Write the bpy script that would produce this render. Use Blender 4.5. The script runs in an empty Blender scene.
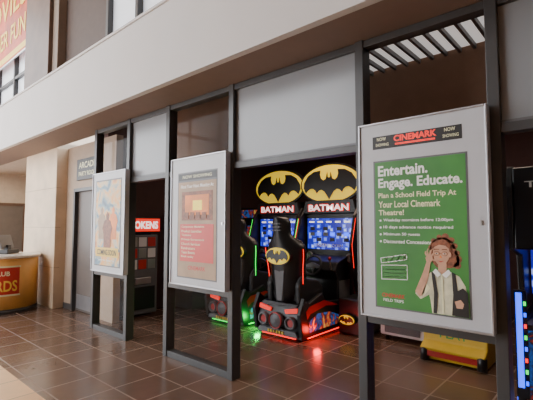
import bpy, bmesh, math, random
from mathutils import Vector, Matrix
random.seed(4)
scene = bpy.context.scene
COL = scene.collection
PI = math.pi

# ------------------------------------------------------------------ materials
def nt(name):
    m = bpy.data.materials.new(name); m.use_nodes = True
    return m, m.node_tree.nodes, m.node_tree.links, m.node_tree.nodes['Principled BSDF']

def mat(name, col, rough=0.5, metal=0.0, emit=None, estr=0.0, var=0.06, nscale=8.0, coat=0.0, spec=0.5):
    m, N, L, b = nt(name)
    b.inputs['Roughness'].default_value = rough
    b.inputs['Metallic'].default_value = metal
    b.inputs['Coat Weight'].default_value = coat
    b.inputs['Specular IOR Level'].default_value = spec
    tc = N.new('ShaderNodeTexCoord'); no = N.new('ShaderNodeTexNoise')
    no.inputs['Scale'].default_value = nscale; no.inputs['Detail'].default_value = 4
    L.new(tc.outputs['Object'], no.inputs['Vector'])
    cr = N.new('ShaderNodeValToRGB')
    cr.color_ramp.elements[0].position = .3; cr.color_ramp.elements[1].position = .7
    cr.color_ramp.elements[0].color = (*[max(0, c*(1-var)) for c in col], 1)
    cr.color_ramp.elements[1].color = (*[min(1, c*(1+var)) for c in col], 1)
    L.new(no.outputs['Fac'], cr.inputs['Fac']); L.new(cr.outputs['Color'], b.inputs['Base Color'])
    if emit:
        b.inputs['Emission Color'].default_value = (*emit, 1)
        b.inputs['Emission Strength'].default_value = estr
    return m

def tile_mat(name, c1, c2, grout, size, rough):
    m, N, L, b = nt(name)
    tc = N.new('ShaderNodeTexCoord')
    br = N.new('ShaderNodeTexBrick')
    br.offset = 0.0; br.squash = 1.0
    br.inputs['Scale'].default_value = 1.0
    br.inputs['Brick Width'].default_value = size; br.inputs['Row Height'].default_value = size
    br.inputs['Mortar Size'].default_value = 0.008; br.inputs['Mortar Smooth'].default_value = .1
    br.inputs['Bias'].default_value = 0.0
    br.inputs['Color1'].default_value = (*c1, 1); br.inputs['Color2'].default_value = (*c2, 1)
    br.inputs['Mortar'].default_value = (*grout, 1)
    L.new(tc.outputs['Object'], br.inputs['Vector'])
    no = N.new('ShaderNodeTexNoise'); no.inputs['Scale'].default_value = 9; no.inputs['Detail'].default_value = 6
    L.new(tc.outputs['Object'], no.inputs['Vector'])
    cr = N.new('ShaderNodeValToRGB')
    cr.color_ramp.elements[0].position = .3; cr.color_ramp.elements[0].color = (.88, .88, .88, 1)
    cr.color_ramp.elements[1].position = .7; cr.color_ramp.elements[1].color = (1, 1, 1, 1)
    L.new(no.outputs['Fac'], cr.inputs['Fac'])
    mx = N.new('ShaderNodeMix'); mx.data_type = 'RGBA'; mx.blend_type = 'MULTIPLY'
    mx.inputs[0].default_value = 1
    L.new(br.outputs['Color'], mx.inputs[6]); L.new(cr.outputs['Color'], mx.inputs[7])
    L.new(mx.outputs[2], b.inputs['Base Color'])
    mr = N.new('ShaderNodeMapRange'); mr.inputs[3].default_value = rough; mr.inputs[4].default_value = .6
    L.new(br.outputs['Fac'], mr.inputs[0]); L.new(mr.outputs[0], b.inputs['Roughness'])
    return m

def ramp_print(name, cols, scale, dist=0.0, e_str=0.0):
    m, N, L, b = nt(name)
    tc = N.new('ShaderNodeTexCoord'); no = N.new('ShaderNodeTexNoise')
    no.inputs['Scale'].default_value = scale; no.inputs['Detail'].default_value = 3; no.inputs['Distortion'].default_value = dist
    L.new(tc.outputs['Object'], no.inputs['Vector'])
    cr = N.new('ShaderNodeValToRGB'); e = cr.color_ramp.elements
    n = len(cols)
    e[0].position = .3; e[0].color = (*cols[0], 1); e[1].position = .7; e[1].color = (*cols[-1], 1)
    for i in range(1, n-1):
        k = e.new(.3+.4*i/(n-1)); k.color = (*cols[i], 1)
    L.new(no.outputs['Fac'], cr.inputs['Fac']); L.new(cr.outputs['Color'], b.inputs['Base Color'])
    if e_str:
        L.new(cr.outputs['Color'], b.inputs['Emission Color']); b.inputs['Emission Strength'].default_value = e_str
    b.inputs['Roughness'].default_value = .4
    return m

def screen_mat(name, c1, c2, c3, scale, strength):
    m, N, L, b = nt(name)
    tc = N.new('ShaderNodeTexCoord')
    v = N.new('ShaderNodeTexVoronoi'); v.inputs['Scale'].default_value = scale; v.distance = 'CHEBYCHEV'
    L.new(tc.outputs['Object'], v.inputs['Vector'])
    cr = N.new('ShaderNodeValToRGB'); e = cr.color_ramp.elements
    e[0].position = .08; e[0].color = (*c3, 1); e[1].position = .9; e[1].color = (*c1, 1)
    k = e.new(.3); k.color = (*c2, 1); k = e.new(.45); k.color = (*c1, 1)
    L.new(v.outputs['Distance'], cr.inputs['Fac'])
    b.inputs['Base Color'].default_value = (.01, .01, .01, 1); b.inputs['Roughness'].default_value = .2
    L.new(cr.outputs['Color'], b.inputs['Emission Color']); b.inputs['Emission Strength'].default_value = strength
    return m

def glass_mat(name, tint, rough=.03):
    m = bpy.data.materials.new(name); m.use_nodes = True
    N = m.node_tree.nodes; L = m.node_tree.links; N.clear()
    o = N.new('ShaderNodeOutputMaterial'); t = N.new('ShaderNodeBsdfTransparent'); g = N.new('ShaderNodeBsdfGlossy')
    g.inputs['Roughness'].default_value = rough; t.inputs['Color'].default_value = (*tint, 1)
    lw = N.new('ShaderNodeLayerWeight'); lw.inputs['Blend'].default_value = .12
    mx = N.new('ShaderNodeMixShader')
    L.new(lw.outputs['Fresnel'], mx.inputs[0]); L.new(t.outputs[0], mx.inputs[1]); L.new(g.outputs[0], mx.inputs[2])
    L.new(mx.outputs[0], o.inputs['Surface'])
    return m

M = {}
M['frame'] = mat('storefront_frame_paint', (.05, .049, .05), .42)
M['fascia'] = mat('fascia_paint', (.56, .54, .53), .7, var=.02, nscale=2)
M['soffit'] = mat('soffit_paint', (.20, .14, .11), .7, var=.03)
M['upper'] = mat('upper_wall_paint', (.075, .05, .04), .7)
M['stone'] = mat('column_stone', (.60, .46, .32), .6, var=.12, nscale=3)
M['wood'] = mat('pilaster_wood', (.11, .065, .045), .5, var=.2, nscale=3)
M['pilast'] = mat('pilaster_side_paint', (.20, .15, .115), .6)
M['tanwall'] = mat('tan_wall_paint', (.36, .27, .20), .7)
M['lightblock'] = mat('light_block_wall_paint', (.22, .15, .11), .7)  # dark tan for the unseen walls that hold back light
M['beige'] = mat('beige_wall_paint', (.5, .42, .34), .7)
M['door'] = mat('door_paint', (.12, .10, .09), .5)
M['metal'] = mat('brushed_metal', (.55, .55, .55), .3, 1.0)
M['alu'] = mat('aluminium_trim', (.42, .42, .44), .35, .8)
M['floor'] = tile_mat('floor_tile', (.165, .098, .068), (.125, .077, .055), (.27, .185, .14), .46, .22)
M['floortan_sunlit'] = tile_mat('floor_tile_tan_sunlit', (.80, .48, .23), (.74, .44, .22), (.40, .26, .16), .46, .4)  # tan border tile, colour brightened to stand in for a sun patch
M['plum'] = mat('arcade_wall_paint', (.09, .045, .045), .8)
M['bulk'] = mat('bulkhead_paint', (.22, .125, .08), .8)
M['aceil'] = mat('arcade_ceiling_paint', (.35, .33, .31), .8)
M['white'] = mat('white_paint', (.75, .75, .76), .5, var=.02)
M['frost'] = mat('frosted_panel', (.25, .265, .285), .25, var=.03, nscale=1.5)
M['case'] = mat('display_case_enamel', (.50, .515, .55), .35, var=.02)
M['glass'] = glass_mat('clear_glazing', (.9, .88, .87))
M['winlight'] = mat('window_blind', (.75, .78, .82), .4, emit=(.8, .88, 1), estr=.4)
M['black'] = mat('black_plastic', (.012, .012, .014), .35)
M['blacksoft'] = mat('black_vinyl', (.02, .02, .022), .5)
M['grey'] = mat('grey_plastic', (.12, .12, .13), .45)
M['red'] = mat('red_gloss', (.40, .012, .010), .35)
M['yellow'] = mat('yellow_gloss', (.70, .46, .03), .4)
M['yellowlit'] = mat('yellow_lit_acrylic', (.8, .6, .03), .4, emit=(1, .68, .02), estr=.6)
M['redlit'] = mat('red_lit_sign', (.6, .02, .01), .4, emit=(1, .03, .015), estr=1.0)
M['redled'] = mat('red_led', (.5, .0, .0), .4, emit=(1, .01, .005), estr=2.4)
M['greenled'] = mat('green_led', (0, .5, .05), .4, emit=(.01, 1, .08), estr=2)
M['blueled'] = mat('blue_led', (0, .03, .6), .4, emit=(.01, .06, 1), estr=3.5)
M['whitelit'] = mat('white_lit', (.8, .8, .8), .4, emit=(1, .95, .9), estr=1.4)
M['ceillit'] = mat('ceiling_light_diffuser', (.8, .8, .8), .4, emit=(1, .96, .92), estr=.55)
M['whiteink'] = mat('white_ink', (.85, .86, .84), .5, var=.01)
M['creamink'] = mat('cream_ink', (.8, .78, .5), .5, var=.01)
M['yellowink'] = mat('yellow_ink', (.8, .55, .08), .5, var=.01)
M['blackink'] = mat('black_ink', (.015, .013, .013), .45)
M['redink'] = mat('red_ink', (.50, .025, .015), .45)
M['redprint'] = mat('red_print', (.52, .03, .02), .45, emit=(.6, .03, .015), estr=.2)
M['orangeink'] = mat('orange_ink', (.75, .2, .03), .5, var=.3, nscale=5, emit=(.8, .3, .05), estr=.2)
M['bannerink'] = mat('banner_print', (.50, .06, .012), .5, var=.5, nscale=1.2)
M['greenprint'] = mat('green_print', (.035, .16, .03), .45, var=.4, nscale=2.2, emit=(.05, .24, .03), estr=.2)  # slight glow put into the ink to lift its saturation
M['tanprint'] = mat('tan_print', (.38, .25, .15), .5, var=.2, nscale=4)
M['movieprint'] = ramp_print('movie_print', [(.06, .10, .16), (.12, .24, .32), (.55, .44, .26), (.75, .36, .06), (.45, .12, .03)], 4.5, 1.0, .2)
M['skin'] = mat('skin_ink', (.60, .33, .21), .5, var=.12, nscale=20)
M['hair'] = mat('hair_ink', (.24, .075, .03), .5, var=.5, nscale=40)
M['shirt'] = mat('shirt_ink', (.62, .60, .42), .5, var=.25, nscale=14)
M['counter'] = mat('counter_laminate', (.78, .42, .11), .4, var=.06)
M['countertop'] = mat('counter_top', (.7, .66, .6), .25)
M['screenblue'] = screen_mat('game_screen_blue', (.012, .012, .30), (.03, .07, .85), (.6, .75, 1), 11, 1.5)
M['multiprint'] = ramp_print('cabinet_graphics', [(.02, .02, .05), (.03, .12, .5), (.02, .02, .03), (.5, .05, .03), (.6, .5, .1)], 7, 1.5, .5)
M['greenink'] = mat('green_ink', (.03, .4, .08), .5)

# ------------------------------------------------------------------ geometry helpers
def group(name, loc=(0, 0, 0), rz=0):
    e = bpy.data.objects.new(name, None); e.empty_display_size = .1
    e.location = loc; e.rotation_euler = (0, 0, rz); COL.objects.link(e); return e

def add(name, verts, faces, m, parent=None, bev=0, smooth=False, seg=2):
    me = bpy.data.meshes.new(name); me.from_pydata([tuple(v) for v in verts], [], faces)
    bm = bmesh.new(); bm.from_mesh(me)
    bmesh.ops.recalc_face_normals(bm, faces=bm.faces)
    if bev > 0:
        bmesh.ops.bevel(bm, geom=list(bm.edges), offset=bev, segments=seg, affect='EDGES', profile=.5, clamp_overlap=True)
    bm.to_mesh(me); bm.free()
    me.materials.append(m)
    if smooth:
        for p in me.polygons: p.use_smooth = True
    o = bpy.data.objects.new(name, me); COL.objects.link(o)
    if parent: o.parent = parent
    return o

def box(name, a, b, m, parent=None, bev=0, seg=2):
    x0, y0, z0 = a; x1, y1, z1 = b
    v = [(x0,y0,z0),(x1,y0,z0),(x1,y1,z0),(x0,y1,z0),(x0,y0,z1),(x1,y0,z1),(x1,y1,z1),(x0,y1,z1)]
    f = [(0,1,2,3),(4,5,6,7),(0,1,5,4),(1,2,6,5),(2,3,7,6),(3,0,4,7)]
    return add(name, v, f, m, parent, bev, seg=seg)

def pane(name, x0, x1, z0, z1, m, parent):
    return add(name, [(x0, 0, z0), (x1, 0, z0), (x1, 0, z1), (x0, 0, z1)], [(0, 1, 2, 3)], m, parent)

def prism(name, pts, lo, hi, m, axis='y', parent=None, bev=0):
    def mk(p, h):
        return {'y': (p[0], h, p[1]), 'x': (h, p[0], p[1]), 'z': (p[0], p[1], h)}[axis]
    n = len(pts)
    v = [mk(p, lo) for p in pts] + [mk(p, hi) for p in pts]
    f = [tuple(range(n)), tuple(range(n, 2*n))] + [(i, (i+1) % n, n+(i+1) % n, n+i) for i in range(n)]
    return add(name, v, f, m, parent, bev)

def lathe(name, prof, c, m, parent=None, n=48, axis='z', smooth=True):
    v = []; f = []
    for (r, h) in prof:
        for i in range(n):
            a = 2*PI*i/n
            p = (r*math.cos(a), r*math.sin(a), h)
            if axis == 'y': p = (p[0], p[2], p[1])
            if axis == 'x': p = (p[2], p[0], p[1])
            v.append((c[0]+p[0], c[1]+p[1], c[2]+p[2]))
    for j in range(len(prof)-1):
        for i in range(n):
            f.append((j*n+i, j*n+(i+1) % n, (j+1)*n+(i+1) % n, (j+1)*n+i))
    f.append(tuple(range(n))); f.append(tuple(range((len(prof)-1)*n, len(prof)*n)))
    o = add(name, v, f, m, parent)
    if smooth:
        for p in o.data.polygons: p.use_smooth = len(p.vertices) == 4
    return o

def ellipse(cx, cz, rx, rz, n=40, a0=0, a1=2*PI):
    return [(cx+rx*math.cos(a0+(a1-a0)*i/n), cz+rz*math.sin(a0+(a1-a0)*i/n)) for i in range(n)]

def torus(name, c, R, r, m, parent=None, tilt=0, n=36, k=8):
    v = []; f = []
    for i in range(n):
        a = 2*PI*i/n
        for j in range(k):
            b = 2*PI*j/k
            p = Vector(((R+r*math.cos(b))*math.cos(a), r*math.sin(b), (R+r*math.cos(b))*math.sin(a)))
            p = Matrix.Rotation(tilt, 3, 'X') @ p
            v.append(Vector(c)+p)
    for i in range(n):
        for j in range(k):
            f.append((i*k+j, ((i+1) % n)*k+j, ((i+1) % n)*k+(j+1) % k, i*k+(j+1) % k))
    return add(name, v, f, m, parent, smooth=True)

def loft_panel(name, rows, yfn, thick, m, parent, cols=12):
    v = []; f = []; C = cols+1; R = len(rows)
    for side in (0, 1):
        for (z, hw) in rows:
            for i in range(C):
                u = -1+2*i/cols
                e = thick*(1-.75*abs(u)**4)
                v.append((u*hw, yfn(u, z)+(e if side else 0), z))
    def id(s, r, i): return s*R*C+r*C+i
    for s in (0, 1):
        for r in range(R-1):
            for i in range(cols):
                f.append((id(s, r, i), id(s, r, i+1), id(s, r+1, i+1), id(s, r+1, i)))
    for r in range(R-1):
        for i in (0, cols):
            f.append((id(0, r, i), id(1, r, i), id(1, r+1, i), id(0, r+1, i)))
    for i in range(cols):
        for r in (0, R-1):
            f.append((id(0, r, i), id(0, r, i+1), id(1, r, i+1), id(1, r, i)))
    return add(name, v, f, m, parent, smooth=True)

def tube(name, pts, r, m, parent=None):
    cu = bpy.data.curves.new(name, 'CURVE'); cu.dimensions = '3D'; cu.bevel_depth = r; cu.bevel_resolution = 3
    cu.use_fill_caps = True
    s = cu.splines.new('POLY'); s.points.add(len(pts)-1)
    for i, p in enumerate(pts): s.points[i].co = (*p, 1)
    cu.materials.append(m)
    o = bpy.data.objects.new(name, cu); COL.objects.link(o)
    if parent: o.parent = parent
    return o

def text(name, body, m, parent, width=None, height=None, fn=None, loc=(0, 0, 0), bold=.012, align='l'):
    cu = bpy.data.curves.new(name+'_c', 'FONT'); cu.body = body; cu.size = 1; cu.offset = bold
    cu.resolution_u = 3
    o = bpy.data.objects.new(name+'_t', cu); COL.objects.link(o)
    bpy.context.view_layer.update()
    dg = bpy.context.evaluated_depsgraph_get()
    me = bpy.data.meshes.new_from_object(o.evaluated_get(dg))
    bpy.data.objects.remove(o)
    xs = [v.co.x for v in me.vertices]; ys = [v.co.y for v in me.vertices]
    w = max(xs)-min(xs); h = max(ys)-min(ys); mx = min(xs); my = min(ys)
    sx = width/w if width else None; sy = height/h if height else None
    if sx is None: sx = sy
    if sy is None: sy = sx
    off = {'l': 0, 'c': -w*sx/2, 'r': -w*sx}[align]
    for v in me.vertices:
        x = (v.co.x-mx)*sx+off; y = (v.co.y-my)*sy
        v.co = fn(x, y) if fn else Vector((loc[0]+x, loc[1], loc[2]+y))
    me.materials.clear(); me.materials.append(m)
    ob = bpy.data.objects.new(name, me); COL.objects.link(ob); ob.parent = parent
    return ob

# ------------------------------------------------------------------ room shell
FY = -.55; FT = 3.88
box('floor', (-13.2, -1.45, -.1), (3.2, 6.2, 0), M['floor'])
box('floor_border', (-13.2, -9, -.1), (3.2, -1.45, 0), M['floortan_sunlit'])
box('ceiling', (-13.2, -9, 8.0), (3.2, .3, 8.2), M['beige'])
box('wall_end', (-13.4, -.6, 0), (-13.2, 6.2, 8.0), M['beige'])
ef = group('lobby_end_curtain_wall')
for i in range(6):
    y = -9+i*1.66
    box('mullion_%d' % i, (-13.35, y, 0), (-13.25, y+.08, 8.0), M['frame'], ef)
for i, z in enumerate((0, 2.6, 5.2, 7.9)):
    box('transom_%d' % i, (-13.35, -9, z), (-13.25, -.6, z+.1), M['frame'], ef)
box('light_block_wall_right', (3.0, -9, 0), (3.2, 0, 8.0), M['lightblock'])  # unseen wall added to block light from the right
box('light_block_wall_rear', (-6.3, -9.2, 0), (3.2, -9.0, 8.0), M['lightblock'])  # unseen wall, extended leftwards so the fascia darkens to the right
box('wall_fascia', (-13.2, FY, 3.02), (3.0, FY+.07, FT), M['fascia'])
box('ceiling_soffit', (-13.2, FY+.07, 3.02), (3.0, .10, 3.12), M['soffit'])
box('trim_1', (-13.2, FY-.02, FT), (3.0, .1, FT+.03), M['fascia'])
uw = group('wall_upper')
box('pier_left', (-13.2, .1, 7.4), (-9.3, .3, 8), M['upper'], uw)
box('sill_left', (-13.2, .1, 3.9), (-9.3, .3, 4.3), M['upper'], uw)
box('pier_mid', (-9.3, .1, 3.9), (-6.08, .3, 8), M['upper'], uw)
box('pier_over_window', (-6.08, .1, 7.2), (-4.2, .3, 8), M['upper'], uw)
box('sill_mid', (-6.08, .1, 3.9), (-4.2, .3, 4.2), M['upper'], uw)
box('pier_right', (-4.2, .1, 3.9), (3.0, .3, 8), M['upper'], uw)
box('pilaster_shaft', (-9.25, -.12, 3.92), (-7.95, .1, 8), M['wood'], uw, .01)
box('pilaster_edge', (-7.95, -.05, 3.92), (-7.70, .1, 8), M['pilast'], uw, .01)
def window(name, x0, x1, z0, z1, y, mull, tr=()):
    g = group(name)
    box('blind', (x0, y+.06, z0), (x1, y+.09, z1), M['winlight'], g)
    t = .07
    box('sill', (x0, y-.03, z0), (x1, y+.06, z0+t), M['frame'], g)
    box('head', (x0, y-.03, z1-t), (x1, y+.06, z1), M['frame'], g)
    for i, xx in enumerate([x0+t/2]+list(mull)+[x1-t/2]):
        box('mullion_%d' % i, (xx-t/2, y-.03, z0+t), (xx+t/2, y+.06, z1-t), M['frame'], g)
    for i, zz in enumerate(tr):
        box('transom_%d' % i, (x0+t, y-.02, zz-.03), (x1-t, y+.05, zz+.03), M['frame'], g)
window('window_1', -6.08, -4.2, 4.2, 7.2, .1, [-5.15], [5.9])
window('window_2', -13.2, -9.3, 4.3, 7.4, .1, [-11.9, -10.6], [5.0])
bn = group('hanging_banner')
box('sheet', (-13.0, -.02, 5.42), (-9.35, .0, 7.9), M['bannerink'], bn)
box('stripe', (-13.0, -.025, 5.46), (-9.35, -.021, 5.6), M['yellowink'], bn)
text('lettering', 'SUMMER FUN', M['yellowink'], bn, 3.3, .45, loc=(-12.9, -.03, 5.8))
text('lettering_2', 'MOVIES', M['yellowink'], bn, 3.3, .6, loc=(-12.9, -.03, 6.5))
tube('rod', [(-13.1, -.01, 5.40), (-9.3, -.01, 5.40)], .02, M['metal'], bn)
sp = group('wall_speaker')
box('body', (-10.6, FY-.13, 3.42), (-10.3, FY-.005, 3.74), M['wood'], sp, .01)
box('grille', (-10.58, FY-.135, 3.45), (-10.32, FY-.13, 3.71), M['blacksoft'], sp)

co = group('stone_column')
box('shaft', (-9.6, .1, .0), (-7.95, .38, 3.02), M['stone'], co, .008)
for i, z in enumerate((.75, 1.5, 2.25)):
    box('joint_%d' % i, (-9.603, .097, z), (-7.947, .2, z+.008), M['tanwall'], co)
dw = group('wall_front')
box('left_part', (-7.95, .30, 0), (-7.58, .42, 3.02), M['tanwall'], dw)
box('right_part', (-6.62, .30, 0), (-6.08, .42, 3.02), M['tanwall'], dw)
box('over_door', (-7.58, .30, 2.22), (-6.62, .42, 3.02), M['tanwall'], dw)
dr = group('door_1')
box('leaf', (-7.53, .34, .01), (-6.67, .39, 2.16), M['door'], dr, .004)
box('jamb_left', (-7.58, .27, 0), (-7.52, .42, 2.22), M['frame'], dr)
box('jamb_right', (-6.68, .27, 0), (-6.62, .42, 2.22), M['frame'], dr)
box('head', (-7.52, .27, 2.16), (-6.68, .42, 2.22), M['frame'], dr)
tube('lever', [(-6.76, .34, 1.0), (-6.76, .30, 1.0), (-6.88, .30, 1.0)], .012, M['metal'], dr)
box('kick_plate', (-7.48, .333, .05), (-6.72, .339, .3), M['alu'], dr)
sg = group('wall_sign')
box('board', (-7.45, .26, 2.36), (-6.60, .295, 2.74), M['blacksoft'], sg, .005)
text('lettering_top', 'ARCADE', M['creamink'], sg, .65, .11, loc=(-7.35, .257, 2.57))
text('lettering_low', 'PARTY ROOM', M['creamink'], sg, .65, .08, loc=(-7.35, .257, 2.43))
box('baseboard_front', (-7.94, .285, 0), (-7.6, .3, .1), M['frame'])

ed = group('door_2')
box('leaf', (-13.19, .35, 0), (-13.14, 1.15, 2.1), M['door'], ed)
box('frame_top', (-13.19, .27, 2.1), (-13.12, 1.23, 2.18), M['wood'], ed)
box('frame_side', (-13.19, .27, 0), (-13.12, .35, 2.1), M['wood'], ed)
box('frame_side_far', (-13.19, 1.15, 0), (-13.12, 1.23, 2.1), M['wood'], ed)
box('ceiling_concession', (-13.2, .1, 3.02), (-8, 6.2, 3.12), M['beige'])
box('wall_concession_back', (-13.2, 6.0, 0), (-6.75, 6.2, 3.02), M['wood'])
mb = group('menu_board')
box('housing', (-13.19, -.42, 1.9), (-13.10, .20, 2.5), M['black'], mb, .01)
box('panel', (-13.10, -.39, 1.93), (-13.09, .17, 2.47), M['multiprint'], mb)

# ------------------------------------------------------------------ arcade room shell
box('wall_arcade_left', (-6.75, .42, 0), (-6.6, 6.0, 3.4), M['plum'])
box('wall_arcade_back', (-6.6, 5.0, 0), (3.2, 5.2, 3.4), M['plum'])
box('wall_arcade_right', (3.0, .1, 0), (3.2, 5.0, 3.4), M['plum'])
box('ceiling_arcade', (-6.6, .1, 3.4), (3.2, 5.2, 3.5), M['aceil'])
box('wall_bulkhead', (-6.6, .85, 2.38), (3.0, .98, 3.4), M['bulk'])
sl = group('ceiling_slat_light')
box('diffuser', (-2.6, .20, 3.12), (2.9, .845, 3.14), M['ceillit'], sl)
box('edge_rail', (-2.6, .16, 3.06), (2.9, .20, 3.14), M['grey'], sl)
for i in range(46):
    x = -2.58+i*.12
    box('slat_%d' % i, (x, .20, 3.075), (x+.025, .84, 3.115), M['grey'], sl)

# ------------------------------------------------------------------ storefront frame
sf = group('storefront_frame')
posts = [-6.04, -5.06, -4.13, -3.0, -1.52, -.58, .95, 1.9]
W = .036
for i, x in enumerate(posts):
    box('post_%d' % i, (x-W, -.06, 0), (x+W, .06, 3.02), M['frame'], sf, .004)
def rail(n, x0, x1, z0, z1):
    box(n, (x0+W, -.05, z0), (x1-W, .05, z1), M['frame'], sf, .003)
for i in range(len(posts)-1):
    rail('top_rail_%d' % i, posts[i], posts[i+1], 2.96, 3.015)
    rail('mid_rail_%d' % i, posts[i], posts[i+1], 2.13, 2.19)
rail('wide_rail', 1.9, 3.05, 2.13, 2.19)
k = 1
for (a, b) in ((0, 1), (2, 3), (4, 5), (6, 7)):
    rail('bottom_rail_%d' % a, posts[a], posts[b], 0, .07)
    rail('sill_rail_%d' % a, posts[a], posts[b], .81, .87)
    g = group('window_%d' % (k+2)); k += 1
    pane('upper_pane', posts[a]+W, posts[b]-W, 2.19, 2.96, M['glass'], g)
    box('middle_pane', (posts[a]+W, -.006, .87), (posts[b]-W, .006, 2.13), M['frost'], g)
    pane('lower_pane', posts[a]+W, posts[b]-W, .07, .81, M['glass'], g)
for n, (a, b) in enumerate(((1, 2), (3, 4), (5, 6))):
    g = group('frosted_transom_panel')
    box('panel', (posts[a]+W, -.012, 2.19), (posts[b]-W, .012, 2.96), M['frost'], g)
    box('lower_bead', (posts[a]+W, -.03, 2.19), (posts[b]-W, -.013, 2.21), M['grey'], g)

# ------------------------------------------------------------------ display cases
def case(x0, x1):
    g = group('poster_display_case')
    z0, z1 = .88, 2.31
    box('body', (x0, -.13, z0), (x1, -.065, z1), M['case'], g, .012, 3)
    t = .014
    for n, a, b in (('trim_l', (x0, z0), (x0+t, z1)), ('trim_r', (x1-t, z0), (x1, z1)),
                    ('trim_b', (x0+t, z0), (x1-t, z0+t)), ('trim_t', (x0+t, z1-t), (x1-t, z1))):
        box(n, (a[0], -.142, a[1]), (b[0], -.128, b[1]), M['alu'], g, .003)
    box('lock', (x1-.06, -.138, 1.55), (x1-.045, -.13, 1.58), M['metal'], g)
    return g
def rect(g, n, x0, x1, z0, z1, m, lay=1):
    y = -.130-.0015*lay
    return box(n, (x0, y, z0), (x1, -.1301, z1), m, g)
def poly(g, n, pts, m, lay):
    y = -.130-.0015*lay
    return prism(n, pts, y, y+.0012, m, 'y', g)
Y = lambda lay: -.1302-.0015*lay

g3 = case(-1.49, -.60)
rect(g3, 'header', -1.375, -.75, 2.11, 2.205, M['blackink'])
text('header_name', 'CINEMARK', M['redlit'], g3, .30, .045, loc=(-1.21, Y(1), 2.152), bold=.03)
text('header_now', 'NOW', M['creamink'], g3, .07, .025, loc=(-1.34, Y(1), 2.17))
text('header_show', 'SHOWING', M['creamink'], g3, .10, .022, loc=(-1.35, Y(1), 2.13))
text('header_now2', 'NOW', M['creamink'], g3, .07, .025, loc=(-.86, Y(1), 2.17))
text('header_show2', 'SHOWING', M['creamink'], g3, .10, .022, loc=(-.87, Y(1), 2.13))
rect(g3, 'header_line', -1.2, -.92, 2.128, 2.14, M['redlit'], 2)
rect(g3, 'print_border', -1.372, -.722, .955, 2.022, M['grey'], 1)
rect(g3, 'print', -1.36, -.735, .965, 2.01, M['greenprint'], 2)
text('t1', 'Entertain.', M['whiteink'], g3, .36, .078, loc=(-1.335, Y(2), 1.905), bold=.03)
text('t2', 'Engage. Educate.', M['whiteink'], g3, .58, .09, loc=(-1.335, Y(2), 1.80), bold=.03)
text('t3', 'Plan a School Field Trip At', M['creamink'], g3, .54, .048, loc=(-1.335, Y(2), 1.735), bold=.02)
text('t4', 'Your Local Cinemark', M['creamink'], g3, .44, .048, loc=(-1.335, Y(2), 1.675), bold=.02)
text('t5', 'Theatre!', M['creamink'], g3, .19, .04, loc=(-1.335, Y(2), 1.62), bold=.02)
for i, s in enumerate(('Weekday mornings before 12:00pm', '10 days advance notice required', 'Minimum 50 guests', 'Discounted Concessions')):
    z = 1.57-i*.05
    text('b%d' % i, s, M['whiteink'], g3, .0155*len(s), .026, loc=(-1.30, Y(2), z), bold=.02)
    poly(g3, 'dot%d' % i, ellipse(-1.322, z+.012, .008, .008, 12), M['whiteink'], 3)
def outline(g, n, pts, w, m, lay=3):
    for i in range(len(pts)):
        a = Vector(pts[i]); b = Vector(pts[(i+1) % len(pts)]); d = (b-a).normalized(); q = Vector((-d.y, d.x))*w/2
        poly(g, '%s_%d' % (n, i), [a-q-d*w/2, b-q+d*w/2, b+q+d*w/2, a+q-d*w/2], m, lay)
outline(g3, 'clapper_slate', [(-1.32, 1.16), (-1.13, 1.17), (-1.13, 1.27), (-1.32, 1.26)], .005, M['whiteink'])
outline(g3, 'clapper_arm', [(-1.32, 1.275), (-1.13, 1.31), (-1.135, 1.345), (-1.325, 1.31)], .005, M['whiteink'])
for i in range(4):
    outline(g3, 'clap_line%d' % i, [(-1.29+i*.045, 1.285+i*.008), (-1.275+i*.045, 1.318+i*.008)], .005, M['whiteink'])
for i in range(3):
    outline(g3, 'slate_line%d' % i, [(-1.30, 1.18+i*.026), (-1.15, 1.186+i*.026)], .003, M['whiteink'])
text('logo', 'CINEMARK', M['redink'], g3, .17, .028, loc=(-1.32, Y(2), 1.035), bold=.03)
text('logo2', 'FIELD TRIPS', M['whiteink'], g3, .15, .02, loc=(-1.31, Y(2), 1.005))
# printed student
P = lambda n, pts, m, lay: poly(g3, 'student_'+n, pts, m, lay)
def curls(n, pts, r, lay):
    for i, (x, z) in enumerate(pts):
        P('%s%d' % (n, i), ellipse(x, z, r*random.uniform(.8, 1.2), r*random.uniform(.8, 1.2), 16), M['hair'], lay)
P('hair_back', [(-.955,1.30),(-.975,1.37),(-.965,1.43),(-.92,1.465),(-.87,1.47),(-.825,1.44),(-.80,1.38),(-.785,1.33),(-.79,1.29),(-.84,1.27),(-.93,1.27)], M['hair'], 3)
curls('curl', [(-.965,1.40),(-.945,1.445),(-.91,1.468),(-.87,1.473),(-.835,1.452),(-.815,1.415),(-.80,1.37),(-.79,1.33),(-.80,1.29)], .02, 3)
P('shirt', [(-1.01,1.20),(-.965,1.238),(-.91,1.26),(-.85,1.25),(-.79,1.22),(-.755,1.16),(-.738,1.05),(-.738,.968),(-.965,.968),(-.975,1.05),(-.99,1.12)], M['shirt'], 4)
P('sleeve', [(-1.005,1.205),(-.96,1.15),(-.985,1.085),(-1.04,1.05),(-1.075,1.085),(-1.05,1.15)], M['shirt'], 5)
P('sleeve_fold', [(-1.0,1.16),(-.975,1.13),(-1.02,1.07),(-1.03,1.09)], M['creamink'], 6)
P('neck', [(-.92,1.30),(-.92,1.25),(-.897,1.228),(-.868,1.25),(-.865,1.30)], M['skin'], 5)
P('collar_l', [(-.935,1.262),(-.90,1.225),(-.925,1.205),(-.955,1.24)], M['whiteink'], 7)
P('collar_r', [(-.855,1.262),(-.895,1.225),(-.87,1.205),(-.838,1.24)], M['whiteink'], 7)
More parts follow.
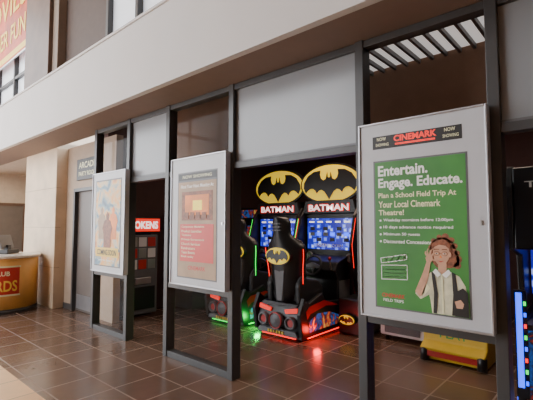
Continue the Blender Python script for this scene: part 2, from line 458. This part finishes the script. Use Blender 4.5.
P('forearm', [(-1.075,1.10),(-1.045,1.065),(-1.015,1.09),(-.985,1.20),(-.968,1.30),(-.992,1.31),(-1.02,1.23),(-1.05,1.16)], M['skin'], 6)
P('palm', [(-.993,1.30),(-.968,1.295),(-.95,1.325),(-.958,1.352),(-.985,1.352),(-1.0,1.33)], M['skin'], 8)
for i, (a, l) in enumerate(((2.1, .028), (1.75, .040), (1.35, .045), (.85, .042), (-.1, .03))):
    bx, bz = (-.99, -.982, -.97, -.960, -.953)[i], (1.345, 1.35, 1.35, 1.345, 1.318)[i]
    d = Vector((math.cos(a), math.sin(a))); e = Vector((math.cos(a-.5), math.sin(a-.5)))
    q = Vector((-d.y, d.x))*.006; p0 = Vector((bx, bz)); p1 = p0+d*l*.6; p2 = p1+e*l*.45
    P('finger%d' % i, [p0-q, p1-q*.9, p2-q*.6, p2+e*.004, p2+q*.6, p1+q*.9, p0+q], M['skin'], 9)
P('face', [(-.952,1.37),(-.945,1.41),(-.92,1.43),(-.88,1.432),(-.852,1.41),(-.845,1.365),(-.852,1.325),(-.875,1.292),(-.90,1.283),(-.925,1.295),(-.945,1.33)], M['skin'], 6)
P('fringe', [(-.962,1.375),(-.958,1.42),(-.92,1.452),(-.87,1.455),(-.84,1.42),(-.835,1.36),(-.848,1.395),(-.87,1.415),(-.91,1.42),(-.94,1.405)], M['hair'], 7)
P('ear', ellipse(-.843, 1.357, .009, .017, 12), M['skin'], 8)
for s, cx in (('l', -.926), ('r', -.876)):
    P('lens_rim_'+s, ellipse(cx, 1.362, .020, .015, 20), M['hair'], 7)
    P('lens_'+s, ellipse(cx, 1.362, .017, .012, 20), M['skin'], 8)
    P('eye_'+s, ellipse(cx, 1.362, .008, .004, 12), M['whiteink'], 9)
    P('pupil_'+s, ellipse(cx, 1.362, .004, .004, 10), M['blackink'], 10)
    P('brow_'+s, [(cx-.018,1.386),(cx+.018,1.388),(cx+.016,1.393),(cx-.014,1.393)], M['hair'], 9)
P('bridge', [(-.906,1.362),(-.896,1.362),(-.896,1.366),(-.906,1.366)], M['hair'], 8)
P('nose', [(-.902,1.352),(-.910,1.336),(-.894,1.334)], M['orangeink'], 7)
P('mouth', [(-.920,1.316),(-.90,1.305),(-.878,1.317),(-.90,1.312)], M['redink'], 8)
P('strap_l', [(-.965,1.238),(-.945,1.247),(-.925,1.10),(-.935,.97),(-.958,.97),(-.95,1.10)], M['blackink'], 6)
P('strap_r', [(-.835,1.247),(-.812,1.235),(-.80,1.1),(-.81,.97),(-.84,.97),(-.83,1.1)], M['blackink'], 6)
P('placket', [(-.903,1.225),(-.893,1.225),(-.887,.97),(-.899,.97)], M['creamink'], 6)
P('bag', [(-.815,1.12),(-.77,1.15),(-.740,1.12),(-.738,.968),(-.82,.968)], M['blackink'], 7)
P('bag_hand', [(-.82,1.06),(-.785,1.075),(-.765,1.05),(-.775,1.02),(-.81,1.02)], M['skin'], 8)

g2 = case(-3.93, -2.99)
rect(g2, 'print_border', -3.80, -3.12, .965, 2.14, M['grey'], 1)
rect(g2, 'print', -3.785, -3.135, .98, 2.03, M['tanprint'], 2)
rect(g2, 'header', -3.785, -3.135, 2.05, 2.125, M['blackink'], 2)
text('header_name', 'NOW SHOWING', M['creamink'], g2, .5, .035, loc=(-3.71, Y(2), 2.07))
text('headline', 'Host Your Next Meeting At', M['whiteink'], g2, .56, .05, loc=(-3.74, Y(2), 1.95), bold=.02)
rect(g2, 'photo', -3.72, -3.19, 1.60, 1.92, M['hair'], 3)
rect(g2, 'photo_sky', -3.66, -3.25, 1.66, 1.88, M['orangeink'], 4)
rect(g2, 'photo_screen', -3.52, -3.36, 1.71, 1.82, M['yellowlit'], 5)
for i in range(4):
    rect(g2, 'photo_seats%d' % i, -3.66+i*.1, -3.59+i*.1, 1.62, 1.69, M['hair'], 6)
rect(g2, 'red_panel', -3.745, -3.175, 1.15, 1.56, M['redprint'], 3)
for i in range(8):
    s = ('Corporate Meetings', 'Product Launches', 'Training', 'Private Screenings', 'Church Services', 'Fundraisers', 'Team Events', 'Book today')[i]
    text('line%d' % i, s, M['creamink'], g2, .022*len(s), .028, loc=(-3.72, Y(3), 1.515-i*.047), bold=.02)
text('logo', 'CINEMARK', M['redink'], g2, .3, .045, loc=(-3.60, Y(2), 1.06), bold=.03)
g1 = case(-5.93, -4.98)
rect(g1, 'print_border', -5.83, -5.08, .965, 2.2, M['grey'], 1)
rect(g1, 'print', -5.81, -5.10, .98, 2.18, M['movieprint'], 2)
def figure(n, cx, z0, s, m, y):
    pts = [(-.16,0),(-.17,.32),(-.23,.46),(-.15,.62),(-.05,.66),(-.07,.76),(0,.84),(.07,.76),(.05,.66),(.15,.62),(.23,.46),(.17,.32),(.16,0)]
    prism(n, [(cx+a*s, z0+b*s) for a, b in pts], y, y+.0012, m, 'y', g1)
figure('hero_back_l', -5.62, 1.35, .55, M['tanprint'], -.1350)
figure('hero_back_r', -5.29, 1.35, .55, M['orangeink'], -.1350)
figure('hero_front', -5.45, 1.22, .62, M['hair'], -.1368)
rect(g1, 'title_band', -5.78, -5.13, 1.1, 1.23, M['yellowink'], 5)
text('title', 'COMING SOON', M['blackink'], g1, .55, .08, loc=(-5.73, Y(6), 1.125), bold=.02)
text('credits', 'only in theatres', M['whiteink'], g1, .45, .04, loc=(-5.68, Y(6), 1.03), bold=.02)

# ------------------------------------------------------------------ racing arcade cabinets
half = [(0,.09),(.02,.09),(.03,.17),(.055,.07),(.1,.05),(.14,.08),(.16,.14),(.15,.20),(.27,.19),(.38,.13),(.45,.03),(.46,-.05),(.42,-.13),(.38,-.09),(.33,-.065),(.28,-.07),(.24,-.10),(.22,-.14),(.18,-.10),(.13,-.09),(.08,-.12),(.03,-.19),(0,-.24)]
def bat(s, cx, cz, sz=1.0):
    r = [(cx+x*s, cz+z*s*sz) for x, z in half]
    l = [(cx-x*s, cz+z*s*sz) for x, z in half[-2:0:-1]]
    return r+l
def emblem(g, n, cx, cz, w, y, lit=True, d=.05):
    prism(n+'_rim', ellipse(cx, cz, w*.53, w*.305), y, y+d, M['black'], 'y', g)
    prism(n+'_oval', ellipse(cx, cz, w*.5, w*.275), y-.012, y-.001, M['yellowlit'] if lit else M['yellow'], 'y', g)
    prism(n+'_wings', bat(w, cx, cz), y-.022, y-.013, M['black'], 'y', g)

def racer(x, y, led, scr, seat_dy=0):
    g = group('racing_arcade_cabinet', (x, y, 0))
    prism('platform', [(0,.02),(0,.10),(.3,.16),(1.2,.16),(1.35,.02)], -.38, .38, M['black'], 'x', g, .01)
    prism('tail_pod', [(0,.05),(-.04,.30),(.02,.46),(.20,.50),(.75,.42),(.8,.14),(.7,.04)], -.36, .36, M['black'], 'x', g, .02)
    for s in (-1, 1):
        prism('fin_%d' % s, [(-.05,.08),(-.10,.38),(.0,.58),(.10,.50),(.42,.60),(.50,.48),(.9,.44),(1.1,.2),(1.0,.06)], s*.37, s*.43, M['black'], 'x', g, .008)
        prism('fin_red_%d' % s, [(.05,.30),(.02,.40),(.10,.46),(.45,.50),(.85,.38),(.5,.42),(.12,.36)], s*.431, s*.437, M['red'], 'x', g)
        prism('fin_decal_%d' % s, [(.10,.12),(.08,.26),(.3,.34),(.6,.32),(.9,.22),(.8,.12)], s*.431, s*.436, M['multiprint'], 'x', g)
        box('led_floor_%d' % s, (s*.40-.008, .1, .03), (s*.40+.008, .95, .042), led, g)
        lathe('exhaust_%d' % s, [(.075,0),(.085,-.03),(.085,-.09),(.06,-.09),(.055,-.02)], (s*.24, .0, .24), M['grey'], g, 24, 'y')
        lathe('lamp_%d' % s, [(.05,-.02),(.05,-.07)], (s*.24, .0, .24), M['red'], g, 20, 'y')
        prism('tail_light_%d' % s, [(s*.12,.40),(s*.33,.44),(s*.34,.38),(s*.14,.35)], -.045, -.02, M['redlit'], 'y', g)
    lathe('turbine', [(.10,0),(.11,-.04),(.11,-.08),(.07,-.08),(.03,-.11)], (0, -.02, .25), M['grey'], g, 28, 'y')
    torus('turbine_ring', (0, -.10, .25), .105, .01, M['red'], g)
    prism('bumper', [(-.36,.06),(.36,.06),(.32,.13),(-.32,.13)], -.07, 0, M['grey'], 'y', g, .005)
    for i in range(6):
        box('vent_%d' % i, (-.15+i*.05, -.085, .075), (-.125+i*.05, -.071, .115), M['yellow'], g)
    box('led_rear', (-.30, -.035, .03), (.30, -.02, .042), led, g)
    for i in range(3):
        box('louvre_%d' % i, (-.3, -.035+i*.02, .44+i*.012), (.3, -.02+i*.02, .45+i*.012), M['grey'], g)
    prism('seat_cushion', [(.12,.48),(.10,.62),(.2,.66),(.56,.70),(.62,.62),(.58,.48)], -.22, .22, M['blacksoft'], 'x', g, .03)
    for s in (-1, 1):
        prism('seat_bolster_%d' % s, [(.08,.46),(.06,.72),(.14,.86),(.28,.80),(.52,.76),(.64,.66),(.62,.48)], s*.21, s*.30, M['blacksoft'], 'x', g, .03)
    rows = [(.46,.21),(.58,.25),(.72,.285),(.86,.30),(1.0,.31),(1.12,.325),(1.2,.335),(1.27,.32),(1.33,.26),(1.38,.19),(1.43,.155),(1.5,.15),(1.56,.155),(1.61,.145),(1.65,.11),(1.665,.05)]
    yf = lambda u, z: .10-.10*(z-.5)-.07*(1-u*u)+.12*abs(u)**3*(1 if z < 1.38 else .4)
    loft_panel('seat_shell', rows, yf, .09, M['black'], g)
    loft_panel('seat_pad', [(z, w*.8) for z, w in rows[1:-1]], lambda u, z: yf(u*.8, z)+.085, .06, M['blacksoft'], g)
    prism('seat_spine', [(-.05,.50),(-.09,.92),(.09,.92),(.05,.50)], -.01, .05, M['grey'], 'y', g, .008)
    for s in (-1, 1):
        tube('seat_led_%d' % s, [(s*.30, .14, .74), (s*.315, .12, .95), (s*.34, .10, 1.12), (s*.345, .09, 1.22)], .006, led, g)
    emblem(g, 'seat_badge', 0, 1.12, .42, -.045, True, .06)
    for i in range(3):
        box('seat_head_slot_%d' % i, (-.08, -.085, 1.47+i*.045), (.08, -.06, 1.485+i*.045), M['grey'], g)
    prism('dash', [(.95,.16),(.98,.72),(.90,.86),(.98,.98),(1.25,1.06),(1.45,1.06),(1.45,.16)], -.34, .34, M['black'], 'x', g, .02)
    torus('steering_wheel', (0, .80, .93), .15, .018, M['blacksoft'], g, -.35)
    prism('wheel_spokes', [(-.14,.90),(-.03,.89),(0,.80),(.03,.89),(.14,.90),(.14,.93),(.03,.97),(-.03,.97),(-.14,.93)], .79, .81, M['grey'], 'y', g)
    tube('steering_column', [(0, .81, .93), (0, 1.0, .88)], .03, M['grey'], g)
    tube('gear_lever', [(.26, .92, .86), (.27, .86, 1.02)], .012, M['metal'], g)
    lathe('gear_knob', [(.01,-.02),(.026,0),(.026,.02),(.01,.04)], (.27, .86, 1.03), M['red'], g, 16)
    box('start_button', (-.30, .90, .88), (-.24, .93, .92), M['yellowlit'], g, .005)
    box('coin_door', (.345, 1.0, .3), (.352, 1.3, .7), M['alu'], g)
    prism('tower_lower', [(1.35,.02),(1.30,1.0),(1.30,1.10),(1.85,1.10),(1.85,.02)], -.42, .42, M['black'], 'x', g, .015)
    for s in (-1, 1):
        prism('tower_side_%d' % s, [(1.10,.85),(1.05,1.25),(1.18,1.70),(1.30,1.85),(1.85,1.85),(1.85,.6),(1.3,.6)], s*.49, s*.54, M['black'], 'x', g, .01)
        prism('tower_side_led_%d' % s, [(1.10,.9),(1.05,1.25),(1.17,1.66),(1.178,1.655),(1.06,1.25),(1.108,.9)], s*.541, s*.545, led, 'x', g)
        lathe('speaker_%d' % s, [(.07,0),(.075,-.015),(.05,-.015),(.03,-.005)], (s*.38, 1.27, 1.03), M['grey'], g, 24, 'y')
    box('monitor_body', (-.49, 1.30, 1.08), (.49, 1.84, 1.74), M['black'], g, .01)
    box('monitor_screen', (-.44, 1.285, 1.15), (.44, 1.299, 1.66), scr, g)
    for i in range(5):
        box('hud_%d' % i, (-.4+i*.17, 1.279, 1.59), (-.3+i*.17, 1.284, 1.615), M['whitelit'], g)
    for j in range(3):
        for i in range(6):
            box('hud_tile_%d%d' % (i, j), (-.38+i*.13, 1.280, 1.28+j*.09), (-.29+i*.13, 1.284, 1.34+j*.09), (scr, M['blueled'], M['blackink'], M['grey'])[(i*2+j*3) % 4], g)
    text('hud_text', 'INSERT COIN', M['whiteink'], g, .5, .05, loc=(-.25, 1.278, 1.19))
    prism('header_panel', [(-.52,1.74),(-.46,1.96),(.46,1.96),(.52,1.74)], 1.25, 1.5, M['black'], 'y', g, .01)
    text('header_name_shadow', 'BATMAN', M['redlit'], g, .80, .125, loc=(-.40, 1.244, 1.775), bold=.06)
    text('header_name', 'BATMAN', M['whitelit'], g, .76, .10, loc=(-.38, 1.241, 1.787), bold=.015)
    box('topper_neck', (-.2, 1.33, 1.94), (.2, 1.5, 2.1), M['black'], g, .01)
    emblem(g, 'topper', 0, 2.24, 1.12, 1.30, True)
    if seat_dy:
        for c in g.children:
            if c.name.startswith('seat_'): c.location.y += seat_dy
    return g
racer(-3.60, 1.45, M['redled'], M['screenblue'])
racer(-4.74, 1.50, M['greenled'], M['screenblue'], .22)
fb = group('game_pedestal')
box('box', (-3.12, 2.2, 0), (-2.72, 2.7, .5), M['black'], fb, .02)
emblem(fb, 'badge', -2.95, .22, .24, 2.14, True)

# ------------------------------------------------------------------ upright cabinets
def upright(x, y, rz, side, scr, name='upright_arcade_cabinet'):
    g = group(name, (x, y, 0), rz)
    prof = [(0,.05),(0,.80),(-.10,.92),(-.08,1.0),(.12,1.06),(.22,1.55),(.05,1.66),(.05,1.92),(.7,1.92),(.75,.05)]
    for s in (-1, 1):
        prism('side_%d' % s, prof, s*.30, s*.34, side, 'x', g, .006)
    prism('core', [(.03,.05),(.03,.80),(-.05,.92),(-.04,.97),(.14,1.03),(.25,1.55),(.09,1.67),(.09,1.88),(.68,1.88),(.72,.05)], -.30, .30, M['black'], 'x', g)
    prism('screen', [(.142,1.09),(.235,1.53),(.228,1.535),(.135,1.095)], -.26, .26, scr, 'x', g)
    box('marquee', (-.29, .075, 1.70), (.29, .088, 1.86), M['multiprint'], g)
    box('coin_door', (-.12, .018, .35), (.12, .028, .62), M['alu'], g, .004)
    for i in range(4):
        lathe('button_%d' % i, [(.016,0),(.016,.03)], (-.05+i*.07, -.0, .975), (M['red'], M['yellow'], M['greenled'], M['blueled'])[i], g, 12)
    tube('joystick', [(-.17, 0, .97), (-.17, -.01, 1.06)], .008, M['metal'], g)
    lathe('joystick_ball', [(.006,-.018),(.02,0),(.006,.018)], (-.17, -.01, 1.07), M['red'], g, 14)
    return g
upright(-5.70, 3.0, 0, M['blacksoft'], M['multiprint'])
upright(-2.1, 3.6, 0, M['blacksoft'], M['multiprint'])
upright(-5.75, 1.95, PI/2, M['blacksoft'], M['multiprint'])

tk = group('token_machine', (-6.58, .86, 0), PI/2)
box('body', (-.30, -.42, .04), (.30, -.02, 1.38), M['grey'], tk, .015)
box('sign_box', (-.33, -.45, 1.42), (.33, -.05, 1.68), M['black'], tk, .01)
box('sign_face', (-.31, -.458, 1.44), (.31, -.451, 1.66), M['redlit'], tk)
text('sign_text', 'TOKENS', M['whitelit'], tk, .54, .13, loc=(-.27, -.462, 1.485), bold=.03)
box('neck', (-.2, -.35, 1.38), (.2, -.08, 1.42), M['black'], tk)
for j in range(3):
    for i in range(3):
        box('panel_%d%d' % (i, j), (-.25+i*.175, -.428, .80+j*.19), (-.10+i*.175, -.421, .96+j*.19), (M['white'], M['redink'], M['alu'])[(i+j) % 3], tk, .003)
box('coin_tray', (-.15, -.47, .55), (.15, -.421, .66), M['alu'], tk, .01)
box('lower_door', (-.25, -.428, .12), (.25, -.421, .5), M['black'], tk, .003)

wc = group('white_chest_freezer')
box('body', (-2.55, 2.35, .06), (-1.90, 2.95, .80), M['white'], wc, .02)
box('lid', (-2.57, 2.33, .80), (-1.88, 2.97, .86), M['alu'], wc, .01)
box('grille', (-2.48, 2.34, .10), (-2.0, 2.35, .25), M['grey'], wc)
for i, (a, b) in enumerate(((-2.48, 2.42), (-1.97, 2.42), (-2.48, 2.88), (-1.97, 2.88))):
    lathe('foot_%d' % i, [(.03,0),(.03,.07)], (a, b, 0), M['black'], wc, 12)

yk = group('coin_pusher_machine', (-1.46, 2.22, 0))
prism('base', [(-.35,.02),(-.42,.16),(-.30,.22),(-.28,.40),(.40,.44),(.40,.02)], -.34, .34, M['yellow'], 'x', yk, .015)
box('base_panel', (-.28, -.41, .07), (.28, -.395, .13), M['red'], yk)
text('base_text', 'PLAY', M['greenink'], yk, .3, .09, loc=(-.15, -.305, .27))
for s in (-1, 1):
    lathe('corner_bumper_%d' % s, [(.05,.02),(.05,.14),(.03,.16)], (s*.30, -.38, 0), M['black'], yk, 20)
prism('deck', [(-.30,.44),(-.30,.75),(-.1,.9),(.40,.95),(.40,.44)], -.32, .32, M['black'], 'x', yk, .01)
for s in (-1, 1):
    box('corner_%d' % s, (s*.30-.02, -.12, .9), (s*.30+.02, -.08, 1.75), M['alu'], yk)
box('back', (-.32, .30, .95), (.32, .36, 1.75), M['multiprint'], yk)
box('canopy', (-.34, -.15, 1.75), (.34, .4, 1.95), M['yellow'], yk, .01)

sh = group('shooting_arcade_cabinet', (-.255, .78, 0))
prism('base_l', [(0,.02),(-.03,.62),(.05,.78),(.9,.85),(.9,.02)], -.40, -.34, M['black'], 'x', sh, .01)
prism('base_r', [(0,.02),(-.03,.62),(.05,.78),(.9,.85),(.9,.02)], .34, .40, M['black'], 'x', sh, .01)
box('base_core', (-.34, .03, .03), (.34, .88, .78), M['grey'], sh)
box('decal', (-.33, .018, .08), (.33, .028, .74), M['multiprint'], sh)
box('led_strip', (-.385, -.05, .32), (-.345, -.035, 1.03), M['blueled'], sh)
box('led_column', (-.40, -.034, .24), (-.315, -.01, 1.05), M['black'], sh)
for i in range(8):
    box('led_chip_%d' % i, (-.335, -.045, .34+i*.085), (-.318, -.035, .37+i*.085), (M['blueled'], M['greenled'], M['redled'])[i % 3], sh)
for i in range(5):
    box('led_low_%d' % i, (-.30+i*.12, .0, .12+.05*(i % 2)), (-.24+i*.12, .017, .20+.05*(i % 2)), (M['redled'], M['blueled'], M['yellowlit'], M['greenled'])[i % 4], sh)
box('led_side', (-.408, .02, .2), (-.401, .05, .72), M['blueled'], sh)
box('screen', (-.36, .55, .95), (.36, .6, 1.6), M['screenblue'], sh)
for s in (-1, 1):
    prism('side_upper_%d' % s, [(.35,.85),(.3,1.3),(-.02,1.36),(-.05,1.85),(.05,2.02),(.9,2.02),(.9,.85)], s*.38, s*.43, M['black'], 'x', sh, .01)
box('canopy', (-.38, -.02, 1.36), (.38, .40, 2.0), M['black'], sh, .01)
text('canopy_text', 'TARGET', M['whiteink'], sh, .5, .05, loc=(-.3, -.025, 1.84))
tube('gun', [(-.1, .0, .86), (-.1, -.1, .95), (-.1, .15, 1.0)], .025, M['red'], sh)

# ------------------------------------------------------------------ service counter
sc = group('service_counter', (-8.65, -.54, 0))
lathe('drum', [(.56,.0),(.56,.08),(.585,.08),(.585,.95),(.56,.96)], (0, 0, 0), M['counter'], sc, 64)
lathe('plinth', [(.592,0.0),(.592,.07)], (0, 0, 0), M['frame'], sc, 64)
lathe('top', [(.60,.955),(.625,.965),(.625,1.0),(.61,1.01)], (0, 0, 0), M['countertop'], sc, 64)
def arc_patch(n, r0, r1, a0, a1, z0, z1, m):
    k = 24; v = []; f = []
    for i in range(k+1):
        a = a0+(a1-a0)*i/k
        for r in (r0, r1):
            for z in (z0, z1): v.append((r*math.cos(a), r*math.sin(a), z))
    for i in range(k):
        b = i*4; c = b+4
        f += [(b, c, c+1, b+1), (b+2, b+3, c+3, c+2), (b+1, c+1, c+3, b+3), (b, b+2, c+2, c)]
    f += [(0, 1, 3, 2), (k*4, k*4+2, k*4+3, k*4+1)]
    add(n, v, f, m, sc)
a0, a1 = -1.30, .20
arc_patch('plaque', .586, .596, a0, a1, .34, .80, M['redink'])
arc_patch('plaque_rim_low', .586, .599, a0-.03, a1+.03, .31, .335, M['creamink'])
arc_patch('plaque_rim_top', .586, .599, a0-.03, a1+.03, .805, .83, M['creamink'])
text('plaque_text', 'REWARDS', M['yellowink'], sc, .84, .19, fn=lambda x, y: Vector((.600*math.cos(a0+.04+x/.6), .600*math.sin(a0+.04+x/.6), .39+y)), bold=.02)
text('plaque_text2', 'MOVIE CLUB', M['creamink'], sc, .6, .08, fn=lambda x, y: Vector((.600*math.cos(a0+.24+x/.6), .600*math.sin(a0+.24+x/.6), .66+y)), bold=.02)
pos = group('cash_register', (-8.75, -.45, 1.012), -.9)
box('base', (-.16, -.12, 0), (.16, .14, .08), M['black'], pos, .01)
prism('screen', [(-.02,.10),(-.08,.34),(-.05,.35),(.03,.10)], -.17, .17, M['grey'], 'x', pos, .006)
box('stem', (-.04, -.02, .08), (.04, .06, .16), M['black'], pos)
cup = group('drink_cup', (-8.42, -.72, 1.012))
lathe('body', [(.03,0),(.045,.15),(.047,.155)], (0, 0, 0), M['redink'], cup, 24)
lathe('lid', [(.049,.155),(.049,.168),(.03,.175)], (0, 0, 0), M['white'], cup, 24)
tube('straw', [(0, 0, .17), (.01, 0, .25)], .004, M['white'], cup)

# ------------------------------------------------------------------ light
w = bpy.data.worlds.new('World'); scene.world = w; w.use_nodes = True
bg = w.node_tree.nodes['Background']; bg.inputs['Color'].default_value = (.94, .965, 1.0, 1); bg.inputs['Strength'].default_value = 7.5
def area(n, loc, tgt, size, power, col=(1, 1, 1), sy=None):
    l = bpy.data.lights.new(n, 'AREA'); l.size = size; l.energy = power; l.color = col
    if sy: l.shape = 'RECTANGLE'; l.size_y = sy
    o = bpy.data.objects.new(n, l); COL.objects.link(o); o.location = loc
    o.rotation_euler = (Vector(tgt)-Vector(loc)).to_track_quat('-Z', 'Y').to_euler(); return o
area('arcade_fill_light', (-3.5, 2.2, 3.3), (-3.5, 2.2, 0), 1.0, 30, (1, .72, .55))  # unseen lamp added to light the arcade interior
area('arcade_fill_light_2', (-1.2, 2.0, 3.3), (-1.2, 2.0, 0), 1.0, 35, (1, .82, .65))  # second unseen lamp, added to brighten the front of the arcade
area('soffit_downlight', (-8.8, 1.5, 2.95), (-8.8, 1.5, 0), .6, 30, (1, .8, .6))
area('concession_light', (-11.5, -.2, 2.95), (-11.5, -.2, 0), .6, 90, (1, .8, .55))
def pt(n, loc, e, c, r=.05):
    l = bpy.data.lights.new(n, 'POINT'); l.energy = e; l.color = c; l.shadow_soft_size = r
    o = bpy.data.objects.new(n, l); COL.objects.link(o); o.location = loc
pt('red_glow', (-3.08, 1.6, .14), 5, (1, .03, .02))
pt('green_glow', (-4.15, 1.6, .14), 9.0, (.02, 1, .1))

# ------------------------------------------------------------------ camera
cd = bpy.data.cameras.new('Camera'); cd.sensor_width = 36; cd.lens = 27.0; cd.clip_start = .05
cam = bpy.data.objects.new('Camera', cd); COL.objects.link(cam); cam.location = (0, -2.88, 1.55)
yaw = math.radians(48.4); p = math.radians(3.58)
d = Vector((-math.cos(yaw)*math.cos(p), math.sin(yaw)*math.cos(p), math.sin(p)))
cam.rotation_euler = d.to_track_quat('-Z', 'Y').to_euler()
scene.camera = cam
